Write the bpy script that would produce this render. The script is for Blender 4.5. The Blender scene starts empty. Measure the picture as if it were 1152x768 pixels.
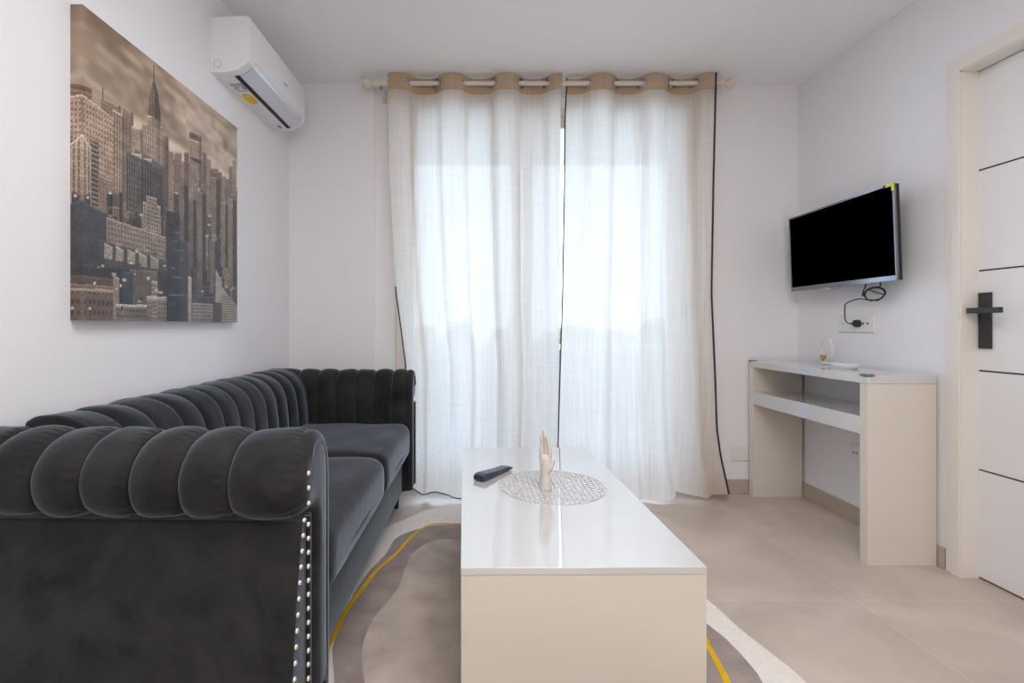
import bpy, bmesh, math, random
import numpy as np
from mathutils import Vector, Matrix
from mathutils.geometry import tessellate_polygon
random.seed(7)
PI = math.pi
SC = bpy.context.scene
COL = SC.collection
F = 556.0; VX = 527.0; VY = 366.0; CH = 1.02      # focal length in px, principal point, eye height

def floor_pt(px, py, z=0.0):
    s = (py - VY) / (CH - z)
    return ((px - VX) / s, F / s)

def lin(c):
    return tuple(((v / 12.92) if v <= 0.04045 else ((v + 0.055) / 1.055) ** 2.4) for v in c)

# ------------------------------------------------------------------ materials
def new_mat(name):
    m = bpy.data.materials.new(name); m.use_nodes = True
    nt = m.node_tree
    return m, nt, nt.nodes['Principled BSDF']

def setin(b, **kw):
    for k, v in kw.items():
        b.inputs[k.replace('_', ' ')].default_value = v

def mat(name, rgb, rough=0.5, metal=0.0, spec=0.5, noise=0.0, nscale=20, bump=0.0, bscale=200, coat=0.0, sheen=0.0, tint=None):
    m, nt, b = new_mat(name)
    c = (*lin(rgb), 1)
    setin(b, Base_Color=c, Roughness=rough, Metallic=metal)
    b.inputs['Specular IOR Level'].default_value = spec
    b.inputs['Coat Weight'].default_value = coat
    b.inputs['Coat Roughness'].default_value = 0.03
    b.inputs['Sheen Weight'].default_value = sheen
    if tint: b.inputs['Sheen Tint'].default_value = (*tint, 1)
    tc = nt.nodes.new('ShaderNodeTexCoord')
    n = nt.nodes.new('ShaderNodeTexNoise'); n.inputs['Scale'].default_value = nscale
    n.inputs['Detail'].default_value = 4
    nt.links.new(tc.outputs['Object'], n.inputs['Vector'])
    r = nt.nodes.new('ShaderNodeValToRGB')
    k = noise
    r.color_ramp.elements[0].position = 0.3; r.color_ramp.elements[1].position = 0.7
    r.color_ramp.elements[0].color = (*[v * (1 - k) for v in c[:3]], 1)
    r.color_ramp.elements[1].color = (*[min(1, v * (1 + k)) for v in c[:3]], 1)
    nt.links.new(n.outputs['Fac'], r.inputs['Fac']); nt.links.new(r.outputs['Color'], b.inputs['Base Color'])
    if bump:
        n2 = nt.nodes.new('ShaderNodeTexNoise'); n2.inputs['Scale'].default_value = bscale
        nt.links.new(tc.outputs['Object'], n2.inputs['Vector'])
        bp = nt.nodes.new('ShaderNodeBump'); bp.inputs['Strength'].default_value = bump
        bp.inputs['Distance'].default_value = 0.002
        nt.links.new(n2.outputs['Fac'], bp.inputs['Height']); nt.links.new(bp.outputs['Normal'], b.inputs['Normal'])
    return m

M = {}
M['wall'] = mat('wall_paint', (.91, .91, .925), .75, spec=.3, bump=.15, bscale=60)
M['ceil'] = mat('ceiling_paint', (.94, .94, .945), .8, spec=.2)
M['gloss'] = mat('white_gloss_lacquer', (.80, .80, .80), .05, spec=.9, coat=1)
M['gloss_warm_lit'] = mat('white_lacquer_warm_lit', (.85, .822, .782), .18, spec=.5)  # white lacquer with the warm room light tinted into its base colour
M['frame'] = mat('white_joinery', (.90, .88, .86), .35)
M['door'] = mat('white_door', (.90, .90, .91), .35)
M['groove'] = mat('black_groove', (.12, .12, .13), .5)
M['black'] = mat('black_metal', (.21, .215, .235), .38, metal=.3)
M['plastic'] = mat('white_plastic', (.88, .88, .88), .3)
M['acw'] = mat('ac_white', (.90, .90, .91), .3)
M['acv'] = mat('ac_vane', (.82, .83, .87), .25)
M['acs'] = mat('ac_under', (.80, .81, .81), .4)
M['dark'] = mat('dark_slot', (.05, .045, .045), .6)
M['yellow'] = mat('yellow_sticker', (.94, .76, .12), .4)
M['lime'] = mat('lime_sticker', (.88, .90, .12), .4)
M['grey'] = mat('grey_mark', (.55, .56, .58), .5)
M['screen'] = mat('tv_screen', (.0, .0, .0), .6, spec=.0)
M['bezel'] = mat('tv_bezel', (.50, .53, .57), .25, metal=.6)
M['tvback'] = mat('tv_back', (.11, .11, .12), .45)
M['silver'] = mat('silver', (.90, .89, .90), .35, metal=.5)
M['stud'] = mat('stud', (.90, .88, .86), .12, metal=.85)
M['steel'] = mat('steel', (.72, .73, .75), .2, metal=1)
M['rod'] = mat('rod_cream', (.85, .81, .77), .35)
M['cream'] = mat('cream_ceramic', (.85, .82, .79), .45)
M['whitec'] = mat('white_ceramic', (.86, .86, .87), .3)
M['gold'] = mat('gold', (.80, .66, .40), .25, metal=.8)
M['cable'] = mat('cable', (.13, .12, .14), .45)
M['remote'] = mat('remote_black', (.20, .24, .30), .28)
M['button'] = mat('remote_button', (.55, .60, .68), .4)
M['base'] = mat('tile_base', (.70, .655, .61), .45, noise=.05, nscale=8)
M['legm'] = mat('sofa_leg', (.06, .06, .06), .4)
M['outw'] = mat('outdoor_render', (.88, .87, .85), .8)
M['outb'] = mat('outdoor_blue', (.33, .40, .50), .6)
M['outg'] = mat('foliage', (.30, .42, .20), .8, noise=.5, nscale=14)
M['outf'] = mat('terrace_tile', (.62, .65, .70), .7)
M['rugc'] = mat('rug_cream', (.90, .875, .85), .95, spec=.1, noise=.05, nscale=60, bump=.6, bscale=400)
M['rugg'] = mat('rug_taupe', (.61, .555, .54), .95, spec=.1, noise=.2, nscale=9, bump=.6, bscale=400)
M['rugb'] = mat('rug_beige', (.735, .68, .64), .95, spec=.1, noise=.2, nscale=7, bump=.6, bscale=400)
M['rugy'] = mat('rug_yellow', (.87, .69, .18), .9, spec=.1, noise=.1, nscale=30, bump=.6, bscale=400)
M['bind'] = mat('dark_binding', (.19, .20, .23), .8)

def velvet():
    m, nt, b = new_mat('grey_velvet')
    tc = nt.nodes.new('ShaderNodeTexCoord')
    n = nt.nodes.new('ShaderNodeTexNoise'); n.inputs['Scale'].default_value = 7; n.inputs['Detail'].default_value = 5
    n.inputs['Roughness'].default_value = .65; n.inputs['Distortion'].default_value = .6
    nt.links.new(tc.outputs['Object'], n.inputs['Vector'])
    r = nt.nodes.new('ShaderNodeValToRGB')
    r.color_ramp.elements[0].position = .32; r.color_ramp.elements[1].position = .66
    r.color_ramp.elements[0].color = (.0100, .0100, .0110, 1)
    r.color_ramp.elements[1].color = (.030, .029, .0295, 1)
    nt.links.new(n.outputs['Fac'], r.inputs['Fac']); nt.links.new(r.outputs['Color'], b.inputs['Base Color'])
    b.inputs['Roughness'].default_value = .75
    b.inputs['Specular IOR Level'].default_value = .15
    b.inputs['Sheen Weight'].default_value = .62
    b.inputs['Sheen Roughness'].default_value = .38
    b.inputs['Sheen Tint'].default_value = (.58, .68, .80, 1)
    n2 = nt.nodes.new('ShaderNodeTexNoise'); n2.inputs['Scale'].default_value = 30; n2.inputs['Detail'].default_value = 3
    nt.links.new(tc.outputs['Object'], n2.inputs['Vector'])
    bp = nt.nodes.new('ShaderNodeBump'); bp.inputs['Strength'].default_value = .25; bp.inputs['Distance'].default_value = .006
    nt.links.new(n2.outputs['Fac'], bp.inputs['Height']); nt.links.new(bp.outputs['Normal'], b.inputs['Normal'])
    return m
M['velvet'] = velvet()

def floor_mat():
    m, nt, b = new_mat('beige_stone_tiles')
    tc = nt.nodes.new('ShaderNodeTexCoord')
    mp = nt.nodes.new('ShaderNodeMapping'); mp.inputs['Location'].default_value = (.358, -.035, 0)
    nt.links.new(tc.outputs['Object'], mp.inputs['Vector'])
    br = nt.nodes.new('ShaderNodeTexBrick')
    br.offset = 0; br.inputs['Scale'].default_value = 1
    br.inputs['Brick Width'].default_value = .9; br.inputs['Row Height'].default_value = .9
    br.inputs['Mortar Size'].default_value = .0016; br.inputs['Mortar Smooth'].default_value = .1
    br.inputs['Color1'].default_value = (*lin((.785, .73, .69)), 1)
    br.inputs['Color2'].default_value = (*lin((.795, .738, .697)), 1)
    br.inputs['Mortar'].default_value = (*lin((.86, .82, .78)), 1)
    nt.links.new(mp.outputs['Vector'], br.inputs['Vector'])
    n = nt.nodes.new('ShaderNodeTexNoise'); n.inputs['Scale'].default_value = 3.2; n.inputs['Detail'].default_value = 7; n.inputs['Distortion'].default_value = .8
    nt.links.new(tc.outputs['Object'], n.inputs['Vector'])
    r = nt.nodes.new('ShaderNodeValToRGB')
    r.color_ramp.elements[0].position = .3; r.color_ramp.elements[1].position = .72
    r.color_ramp.elements[0].color = (.80, .785, .77, 1); r.color_ramp.elements[1].color = (1.05, 1.05, 1.05, 1)
    nt.links.new(n.outputs['Fac'], r.inputs['Fac'])
    mx = nt.nodes.new('ShaderNodeMixRGB'); mx.blend_type = 'MULTIPLY'; mx.inputs['Fac'].default_value = 1
    nt.links.new(br.outputs['Color'], mx.inputs['Color1']); nt.links.new(r.outputs['Color'], mx.inputs['Color2'])
    nt.links.new(mx.outputs['Color'], b.inputs['Base Color'])
    b.inputs['Roughness'].default_value = .42; b.inputs['Specular IOR Level'].default_value = .35
    return m
M['floor'] = floor_mat()

def linen(name, trans, diff_c, trans_c, alpha):
    m = bpy.data.materials.new(name); m.use_nodes = True
    nt = m.node_tree; nt.nodes.clear()
    N = nt.nodes.new; L = nt.links.new
    out = N('ShaderNodeOutputMaterial')
    tc = N('ShaderNodeTexCoord')
    mp1 = N('ShaderNodeMapping'); mp1.inputs['Scale'].default_value = (330, 40, 2.5)
    mp2 = N('ShaderNodeMapping'); mp2.inputs['Scale'].default_value = (9, 9, 300)
    L(tc.outputs['Object'], mp1.inputs['Vector']); L(tc.outputs['Object'], mp2.inputs['Vector'])
    n1 = N('ShaderNodeTexNoise'); n1.inputs['Scale'].default_value = 1; n1.inputs['Detail'].default_value = 2
    n2 = N('ShaderNodeTexNoise'); n2.inputs['Scale'].default_value = 1; n2.inputs['Detail'].default_value = 2
    L(mp1.outputs['Vector'], n1.inputs['Vector']); L(mp2.outputs['Vector'], n2.inputs['Vector'])
    ad = N('ShaderNodeMath'); ad.operation = 'ADD'
    m5 = N('ShaderNodeMath'); m5.operation = 'MULTIPLY_ADD'; m5.inputs[1].default_value = .45; m5.inputs[2].default_value = .275; L(n2.outputs['Fac'], m5.inputs[0])
    L(n1.outputs['Fac'], ad.inputs[0]); L(m5.outputs[0], ad.inputs[1])
    mr = N('ShaderNodeMapRange'); mr.inputs['From Min'].default_value = .7; mr.inputs['From Max'].default_value = 1.3
    mr.inputs['To Min'].default_value = .78; mr.inputs['To Max'].default_value = 1.0
    L(ad.outputs[0], mr.inputs['Value'])
    d = N('ShaderNodeBsdfDiffuse'); t = N('ShaderNodeBsdfTranslucent'); tr = N('ShaderNodeBsdfTransparent')
    for node, c in ((d, diff_c), (t, trans_c)):
        mx = N('ShaderNodeMixRGB'); mx.blend_type = 'MULTIPLY'; mx.inputs['Fac'].default_value = 1
        mx.inputs['Color1'].default_value = (*lin(c), 1)
        L(mr.outputs['Result'], mx.inputs['Color2']); L(mx.outputs['Color'], node.inputs['Color'])
    s1 = N('ShaderNodeMixShader'); s1.inputs['Fac'].default_value = trans
    L(d.outputs[0], s1.inputs[1]); L(t.outputs[0], s1.inputs[2])
    s2 = N('ShaderNodeMixShader'); s2.inputs['Fac'].default_value = alpha
    L(s1.outputs[0], s2.inputs[1]); L(tr.outputs[0], s2.inputs[2])
    L(s2.outputs[0], out.inputs['Surface'])
    return m
M['linen'] = linen('beige_sheer_linen', .52, (.84, .74, .64), (.95, .925, .895), .024)
M['band'] = linen('beige_linen_doubled', .15, (.80, .71, .61), (.75, .62, .48), 0)

def glass(name, tint=(1, 1, 1), rough=0.0):
    m = bpy.data.materials.new(name); m.use_nodes = True
    nt = m.node_tree; nt.nodes.clear(); N = nt.nodes.new
    out = N('ShaderNodeOutputMaterial'); tr = N('ShaderNodeBsdfTransparent'); g = N('ShaderNodeBsdfGlossy')
    tr.inputs['Color'].default_value = (*tint, 1); g.inputs['Roughness'].default_value = rough
    fr = N('ShaderNodeFresnel'); fr.inputs['IOR'].default_value = 1.35
    mx = N('ShaderNodeMixShader')
    nt.links.new(fr.outputs[0], mx.inputs['Fac']); nt.links.new(tr.outputs[0], mx.inputs[1]); nt.links.new(g.outputs[0], mx.inputs[2])
    nt.links.new(mx.outputs[0], out.inputs['Surface'])
    return m
M['glass'] = glass('window_glass', (.97, .99, 1))
M['clear'] = glass('clear_blue_plastic', (.62, .70, .80), .1)

def attr_mat():
    m, nt, b = new_mat('printed_canvas')
    a = nt.nodes.new('ShaderNodeAttribute'); a.attribute_name = 'print'
    nt.links.new(a.outputs['Color'], b.inputs['Base Color'])
    b.inputs['Roughness'].default_value = .5; b.inputs['Specular IOR Level'].default_value = .35
    tc = nt.nodes.new('ShaderNodeTexCoord'); n = nt.nodes.new('ShaderNodeTexNoise'); n.inputs['Scale'].default_value = 500
    nt.links.new(tc.outputs['Object'], n.inputs['Vector'])
    bp = nt.nodes.new('ShaderNodeBump'); bp.inputs['Strength'].default_value = .15; bp.inputs['Distance'].default_value = .001
    nt.links.new(n.outputs['Fac'], bp.inputs['Height']); nt.links.new(bp.outputs['Normal'], b.inputs['Normal'])
    return m
M['print'] = attr_mat()

# ------------------------------------------------------------------ mesh helpers
class MB:
    """collects shapes into one mesh"""
    def __init__(s): s.v = []; s.f = []; s.m = []
    def add(s, v, f, mi=0):
        o = len(s.v); s.v += [tuple(p) for p in v]; s.f += [tuple(i + o for i in q) for q in f]; s.m += [mi] * len(f); return s
    def box(s, x0, x1, y0, y1, z0, z1, mi=0):
        v = [(x0, y0, z0), (x1, y0, z0), (x1, y1, z0), (x0, y1, z0), (x0, y0, z1), (x1, y0, z1), (x1, y1, z1), (x0, y1, z1)]
        f = [(0, 3, 2, 1), (4, 5, 6, 7), (0, 1, 5, 4), (1, 2, 6, 5), (2, 3, 7, 6), (3, 0, 4, 7)]
        return s.add(v, f, mi)
    def hexa(s, b, t, mi=0):      # bottom quad, top quad
        return s.add(list(b) + list(t), [(0, 3, 2, 1), (4, 5, 6, 7), (0, 1, 5, 4), (1, 2, 6, 5), (2, 3, 7, 6), (3, 0, 4, 7)], mi)
    def tube(s, pts, r, n=8, closed=False, mi=0):
        pts = [Vector(p) for p in pts]; k = len(pts); rings = []
        up = Vector((0, 0, 1)); prevn = None
        for i, p in enumerate(pts):
            if closed: t = pts[(i + 1) % k] - pts[i - 1]
            else: t = pts[min(i + 1, k - 1)] - pts[max(i - 1, 0)]
            t.normalize()
            if prevn is None:
                a = up if abs(t.z) < .9 else Vector((1, 0, 0))
                nn = t.cross(a).normalized()
            else:
                nn = (prevn - t * prevn.dot(t)).normalized()
            prevn = nn; bb = t.cross(nn)
            rr = r[i] if hasattr(r, '__len__') else r
            rings.append([p + (nn * math.cos(2 * PI * j / n) + bb * math.sin(2 * PI * j / n)) * rr for j in range(n)])
        v = [q for ring in rings for q in ring]; f = []
        for i in range(k if closed else k - 1):
            a = i * n; b = ((i + 1) % k) * n
            for j in range(n): f.append((a + j, a + (j + 1) % n, b + (j + 1) % n, b + j))
        if not closed:
            f.append(tuple(reversed(range(n)))); f.append(tuple(range((k - 1) * n, k * n)))
        return s.add(v, f, mi)
    def lathe(s, prof, c=(0, 0, 0), n=24, axis='z', mi=0):
        v = []; f = []
        for r, h in prof:
            for j in range(n):
                a = 2 * PI * j / n; x, y = r * math.cos(a), r * math.sin(a)
                if axis == 'z': p = (x, y, h)
                elif axis == 'x': p = (h, x, y)
                else: p = (x, h, y)
                v.append((p[0] + c[0], p[1] + c[1], p[2] + c[2]))
        for i in range(len(prof) - 1):
            for j in range(n): f.append((i * n + j, i * n + (j + 1) % n, (i + 1) * n + (j + 1) % n, (i + 1) * n + j))
        f.append(tuple(reversed(range(n)))); f.append(tuple(range((len(prof) - 1) * n, len(prof) * n)))
        return s.add(v, f, mi)
    def prism(s, poly, mapf, h0, h1, mi=0):   # poly 2D list, mapf(a,b,h)->xyz
        n = len(poly)
        v = [mapf(a, b, h0) for a, b in poly] + [mapf(a, b, h1) for a, b in poly]
        f = [tuple(reversed(range(n))), tuple(range(n, 2 * n))] + [(i, (i + 1) % n, n + (i + 1) % n, n + i) for i in range(n)]
        return s.add(v, f, mi)
    def poly(s, pts, z, mi=0):    # flat, possibly concave
        vs = [Vector((x, y, z)) for x, y in pts]
        tris = tessellate_polygon([vs]); f = []
        for t in tris:
            a, b, c = [vs[i] for i in t]
            f.append(tuple(t) if (b - a).cross(c - a).z > 0 else (t[0], t[2], t[1]))
        return s.add(vs, f, mi)
    def build(s, name, mats, parent=None, bevel=0, seg=2, smooth=False, angle=None, fix=True, sub=0):
        me = bpy.data.meshes.new(name); me.from_pydata(s.v, [], s.f)
        mats = mats if isinstance(mats, (list, tuple)) else [mats]
        for m in mats: me.materials.append(M[m] if isinstance(m, str) else m)
        me.polygons.foreach_set('material_index', s.m)
        if fix:
            bm = bmesh.new(); bm.from_mesh(me); bmesh.ops.recalc_face_normals(bm, faces=bm.faces); bm.to_mesh(me); bm.free()
        if smooth or angle:
            me.polygons.foreach_set('use_smooth', [True] * len(me.polygons))
            if angle: me.set_sharp_from_angle(angle=math.radians(angle))
        me.update()
        o = bpy.data.objects.new(name, me); COL.objects.link(o)
        if parent: o.parent = parent
        if bevel:
            b = o.modifiers.new('bevel', 'BEVEL'); b.width = bevel; b.segments = seg; b.limit_method = 'ANGLE'; b.angle_limit = math.radians(35)
            b.harden_normals = False
            me.polygons.foreach_set('use_smooth', [True] * len(me.polygons)); me.set_sharp_from_angle(angle=math.radians(35)) if not smooth else None
        if sub:
            q = o.modifiers.new('sub', 'SUBSURF'); q.levels = sub; q.render_levels = sub
        return o

def tag(o, label, cat, group=None):
    o['label'] = label; o['category'] = cat
    if group: o['group'] = group
    return o
def thing(name, label, cat, loc=(0, 0, 0), rotz=0, group=None):
    o = bpy.data.objects.new(name, None); COL.objects.link(o)
    o.location = loc; o.rotation_euler = (0, 0, rotz); o.empty_display_size = .05
    return tag(o, label, cat, group)
def struct(name, mb, m, label=None, **kw):
    o = mb.build(name, m, **kw); o['kind'] = 'structure'
    if label: o['label'] = label
    return o
def spline(pts, n=8, closed=True):
    P = [Vector((*p, 0)) if len(p) == 2 else Vector(p) for p in pts]; out = []; k = len(P)
    for i in range(k if closed else k - 1):
        g = (lambda j: P[j % k]) if closed else (lambda j: P[max(0, min(k - 1, j))])
        a, b, c, d = g(i - 1), g(i), g(i + 1), g(i + 2)
        for q in range(n):
            t = q / n
            out.append(.5 * ((2 * b) + (c - a) * t + (2 * a - 5 * b + 4 * c - d) * t * t + (3 * b - a - 3 * c + d) * t ** 3))
    if not closed: out.append(P[-1])
    return out

# ------------------------------------------------------------------ room shell
CZ = 2.475
WS = .032; WX = -1.176
def wx(y): return WX + WS * y
TH = math.atan(WS)
YB = -2.6
struct('floor', MB().box(-1.5, 2.3, YB - .2, 3.28, -.1, 0), 'floor')
struct('ceiling', MB().box(-1.5, 2.3, YB - .2, 3.28, CZ, CZ + .12), 'ceil')
w = MB(); w.hexa([(wx(YB) - .15, YB, 0), (wx(YB), YB, 0), (wx(3.0), 3.0, 0), (wx(3.0) - .15, 3.0, 0)],
                 [(wx(YB) - .15, YB, CZ), (wx(YB), YB, CZ), (wx(3.0), 3.0, CZ), (wx(3.0) - .15, 3.0, CZ)])
struct('wall_left', w, 'wall')
OX0, OX1, OZ = -.46, 1.38, 2.40
w = MB()
w.box(-1.3, -.565, 2.978, 3.26, 0, CZ); w.box(-.565, OX0, 3.0, 3.26, 0, CZ); w.box(OX0, OX1, 3.0, 3.26, OZ, CZ); w.box(OX1, 2.2, 3.0, 3.26, 0, CZ)
struct('wall_back', w, 'wall')
DY0, DY1, DZ = 1.10, 2.0, 2.05
w = MB()
w.box(2.0, 2.16, DY1, 3.0, 0, CZ); w.box(2.0, 2.16, DY0, DY1, DZ, CZ); w.box(2.0, 2.16, YB, DY0, 0, CZ)
struct('wall_right', w, 'wall')
struct('wall_rear', MB().box(-1.5, 2.3, YB - .15, YB, 0, CZ), 'wall')
# skirting tiles
struct('baseboard_back', MB().box(OX1 + .002, 2.0, 2.99, 3.0, 0, .088).box(-.565, OX0, 2.99, 3.0, 0, .088).box(-1.08, -.565, 2.968, 2.978, 0, .088), 'base', bevel=.002)
struct('baseboard_right', MB().box(1.99, 2.0, 2.068, 2.99, 0, .088).box(1.99, 2.0, YB, DY0 - .07, 0, .088), 'base', bevel=.002)
w = MB(); w.hexa([(wx(YB), YB, 0), (wx(YB) + .01, YB, 0), (wx(2.96) + .01, 2.96, 0), (wx(2.96), 2.96, 0)],
                 [(wx(YB), YB, .088), (wx(YB) + .01, YB, .088), (wx(2.96) + .01, 2.96, .088), (wx(2.96), 2.96, .088)])
struct('baseboard_left', w, 'base')

# French window in the opening
win = thing('window_1', 'white framed glazed double door behind the linen curtains', 'window', (.47, 3.17, 0)); win['kind'] = 'structure'
xa, xb = OX0 - .47, OX1 - .47
f = MB(); f.box(xa, xa + .05, -.03, .03, 0, OZ); f.box(xb - .05, xb, -.03, .03, 0, OZ); f.box(xa + .05, xb - .05, -.03, .03, OZ - .05, OZ); f.box(xa + .05, xb - .05, -.03, .03, 0, .03)
f.build('window_frame', 'frame', win, bevel=.004)
for sx in (0, 1):
    a = xa + .05 if sx == 0 else -.125; b = -.135 if sx == 0 else xb - .05
    f = MB(); f.box(a, a + .06, -.02, .02, .03, OZ - .05); f.box(b - .06, b, -.02, .02, .03, OZ - .05)
    f.box(a + .06, b - .06, -.02, .02, .03, .11); f.box(a + .06, b - .06, -.02, .02, OZ - .12, OZ - .05)
    s = f.build('sash', 'frame', win, bevel=.004)
    MB().box(a + .06, b - .06, -.004, .004, .11, OZ - .12).build('pane', 'glass', s)

# terrace outside
struct('ceiling_outside', MB().box(-3.5, 4.5, 3.262, 4.45, 2.46, 2.62), 'outw', 'balcony slab above the window')
struct('ground_outside', MB().box(-7, 9, 3.28, 14, -.14, -.04), 'outf')
b = MB(); b.box(-3.5, 4.2, 5.6, 5.75, -.04, .75); b.box(-3.5, 4.2, 5.57, 5.78, .75, .80)
p = thing('parapet', 'low blue grey terrace wall with pale coping seen between the curtains', 'wall', (0, 0, 0))
MB().box(-3.5, 4.2, 5.6, 5.75, -.04, .75).build('panel', 'outb', p); MB().box(-3.5, 4.2, 5.57, 5.78, .75, .80).build('coping', 'outw', p)
h = MB(); rr = random.Random(3)
for i in range(330):
    c = (rr.uniform(-3.4, 4.2), rr.uniform(6.3, 7.0), rr.uniform(.05, .98)); r = rr.uniform(.10, .16)
    h.lathe([(r * math.sin(PI * k / 6) + .001, -r * math.cos(PI * k / 6)) for k in range(7)], c, 7)
tag(h.build('hedge', 'outg', smooth=True), 'green hedge beyond the terrace wall outside the window', 'hedge')

# ------------------------------------------------------------------ door on the right
dr = thing('door_1', 'white interior door with four black grooves and a black lever handle', 'door', (2.06, DY1, 0)); dr['kind'] = 'structure'
yw = DY0 - DY1
lf = MB(); zs = [.008, .439, .838, 1.24, 1.645, 2.042]
for i in range(5):
    lf.box(0, .04, yw + .004, -.004, zs[i] + (.003 if i else 0), zs[i + 1] - (.003 if i < 4 else 0))
lf.build('door_leaf', 'door', dr, bevel=.001, seg=1)
for z in zs[1:-1]: MB().box(.0022, .03, yw + .004, -.004, z - .003, z + .003).build('groove', 'groove', dr)
hd = MB().box(-.009, 0, -.058, -.011, .928, 1.151).build('handle_plate', 'black', dr, bevel=.0015)
l = MB(); l.lathe([(.009, -.052), (.009, -.009)], (0, -.03, 1.079), 16, 'x'); l.box(-.064, -.052, -.145, -.018, 1.068, 1.090)
l.build('lever', 'black', hd, bevel=.0015)
t = MB()
def casing(t, o, w, th):
    # U-shaped strip round the opening at distance o..o+w, thickness th in front of the wall
    t.box(2.0 - th, 2.0, DY1 + o, DY1 + o + w, 0, DZ + o + w); t.box(2.0 - th, 2.0, DY0 - o - w, DY0 - o, 0, DZ + o + w)
    t.box(2.0 - th, 2.0, DY0 - o, DY1 + o, DZ + o, DZ + o + w)
casing(t, 0, .032, .016); casing(t, .032, .030, .008)
t.box(1.984, 2.13, DY1, DY1 - .0001, 0, DZ)
t.box(1.99, 2.06, DY1 - .006, DY1, 0, DZ); t.box(1.99, 2.06, DY0, DY0 + .006, 0, DZ); t.box(1.99, 2.06, DY0, DY1, DZ - .006, DZ)
t.v = t.v; struct('trim_1', t, 'frame', 'white door casing', bevel=.002)
struct('trim_2', MB().box(2.1, 2.16, DY0, DY1, 0, DZ), 'dark')

# ------------------------------------------------------------------ curtain rod
rodz, rody = 2.425, 2.87
rod = thing('curtain_rod', 'cream curtain rod with round finials under the ceiling', 'curtain rod', (.47, rody, rodz))
MB().lathe([(.0135, -1.0), (.0135, .99)], (0, 0, 0), 20, 'x').build('pole', 'rod', rod, smooth=True, angle=40)
for sx in (-1, 1):
    x0 = -1.0 if sx < 0 else .99
    pr = [(.0135, 0), (.018, .004), (.018, .014), (.010, .020), (.010, .030), (.016, .034), (.026, .046), (.030, .062), (.026, .078), (.014, .088), (.002, .090)]
    MB().lathe([(r, x0 + sx * h) for r, h in pr], (0, 0, 0), 20, 'x').build('finial', 'rod', rod, smooth=True, angle=50)
for bx in (-.975, 0, .965):
    b = MB(); b.box(bx - .006, bx + .006, -.012, .13 if bx >= -.1 else .13, -.036, -.022); b.box(bx - .006, bx + .006, -.012, .0, -.036, -.012)
    b.box(bx - .014, bx + .014, .122, .13, -.06, .02)
    b.build('bracket', 'rod', rod, bevel=.001)

# ------------------------------------------------------------------ curtains
def interp(tab, z):
    # tab of (py, px), increasing py
    zs_ = [q[0] for q in tab]; return float(np.interp(z, zs_, [q[1] for q in tab]))
def curtain(name, label, Lpx, Rpx, wave, bottom_py, seed, push=None, eye=(), flare=None):
    sc0 = F / rody
    nx, nz = 420, 110
    rng = random.Random(seed)
    ztop = 2.468; pytop = VY - (ztop - CH) * sc0
    comps = [(rng.uniform(5, 26), rng.uniform(0, 2 * PI), rng.uniform(-1.2, 1.2), rng.uniform(.5, 1.2)) for _ in range(9)]
    def surf(a, t):
        # t 0 top .. 1 bottom
        zb = CH - (bottom_py(a) - VY) / sc0
        z = ztop + (zb - ztop) * t
        py = VY - (z - CH) * sc0
        x0 = (interp(Lpx, py) - VX) / sc0; x1 = (interp(Rpx, py) - VX) / sc0
        ph = wave(a)
        topw = max(0., 1 - t * 1.15)
        A = .036 * (.38 + .62 * topw)
        # sharpen folds lower down
        y = -A * math.cos(ph) * 1.0
        y += -.011 * (1 - topw) * math.cos(2 * ph + .8 * math.sin(3 * t + seed))
        for k, (fr, p0, dr_, am) in enumerate(comps):
            g = min(1, t * 5)
            bend = p0 + dr_ * 1.1 * t + .25 * math.sin(2.2 * t + k)
            y += .0075 * am * g * (14 / (fr + 7)) * (1 - abs(math.sin(fr * a * 1.2 + bend))) * (1 if k % 2 else -1)
        x = x0 + (x1 - x0) * (a + .012 * math.sin(2 * ph))
        yy = rody + y
        if push: yy += push(a, t)
        return Vector((x, yy, z))
    root = thing(name, label, 'curtain', tuple(surf(.5, 0)))
    off = root.location.copy()
    hz = .094 / 2.45
    def sheet(t0, t1, n, dy=0):
        v = []; fc = []
        for j in range(n + 1):
            for i in range(nx + 1):
                p_ = surf(i / nx, t0 + (t1 - t0) * j / n) - off; p_.y += dy; v.append(p_)
        for j in range(n):
            for i in range(nx): q = j * (nx + 1) + i; fc.append((q, q + 1, q + nx + 2, q + nx + 1))
        return MB().add(v, fc)
    sheet(hz, 1, nz).build('panel', 'linen', root, smooth=True, fix=False)
    # doubled heading band, 2 faces
    hb = sheet(0, hz, 8, -.0015); hb2 = sheet(0, hz, 8, .0015); hb.add(hb2.v, [tuple(reversed(q)) for q in hb2.f])
    hb.build('heading', 'band', root, smooth=True, fix=False)
    for a in eye:
        c = surf(a, .0); c2 = surf(a + .004, 0); tan = (c2 - c).normalized(); tan.z = 0; tan.normalize(); nrm = Vector((0, 0, 1)).cross(tan)
        cc = Vector((c.x, rody, rodz)) - off
        pts = [cc + tan * (.027 * math.cos(2 * PI * k / 20)) + Vector((0, 0, 1)) * (.027 * math.sin(2 * PI * k / 20)) for k in range(20)]
        MB().tube(pts, .0052, 8, True).build('eyelet', 'steel', root, smooth=True)
    return root, surf, off
def edge_strip(root, surf, off, a, t0, t1, r=.0042, n=60):
    MB().tube([surf(a, t0 + (t1 - t0) * i / n) - off + Vector((0, -.002, 0)) for i in range(n + 1)], r, 6).build('edge_binding', 'bind', root, smooth=True)

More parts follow.
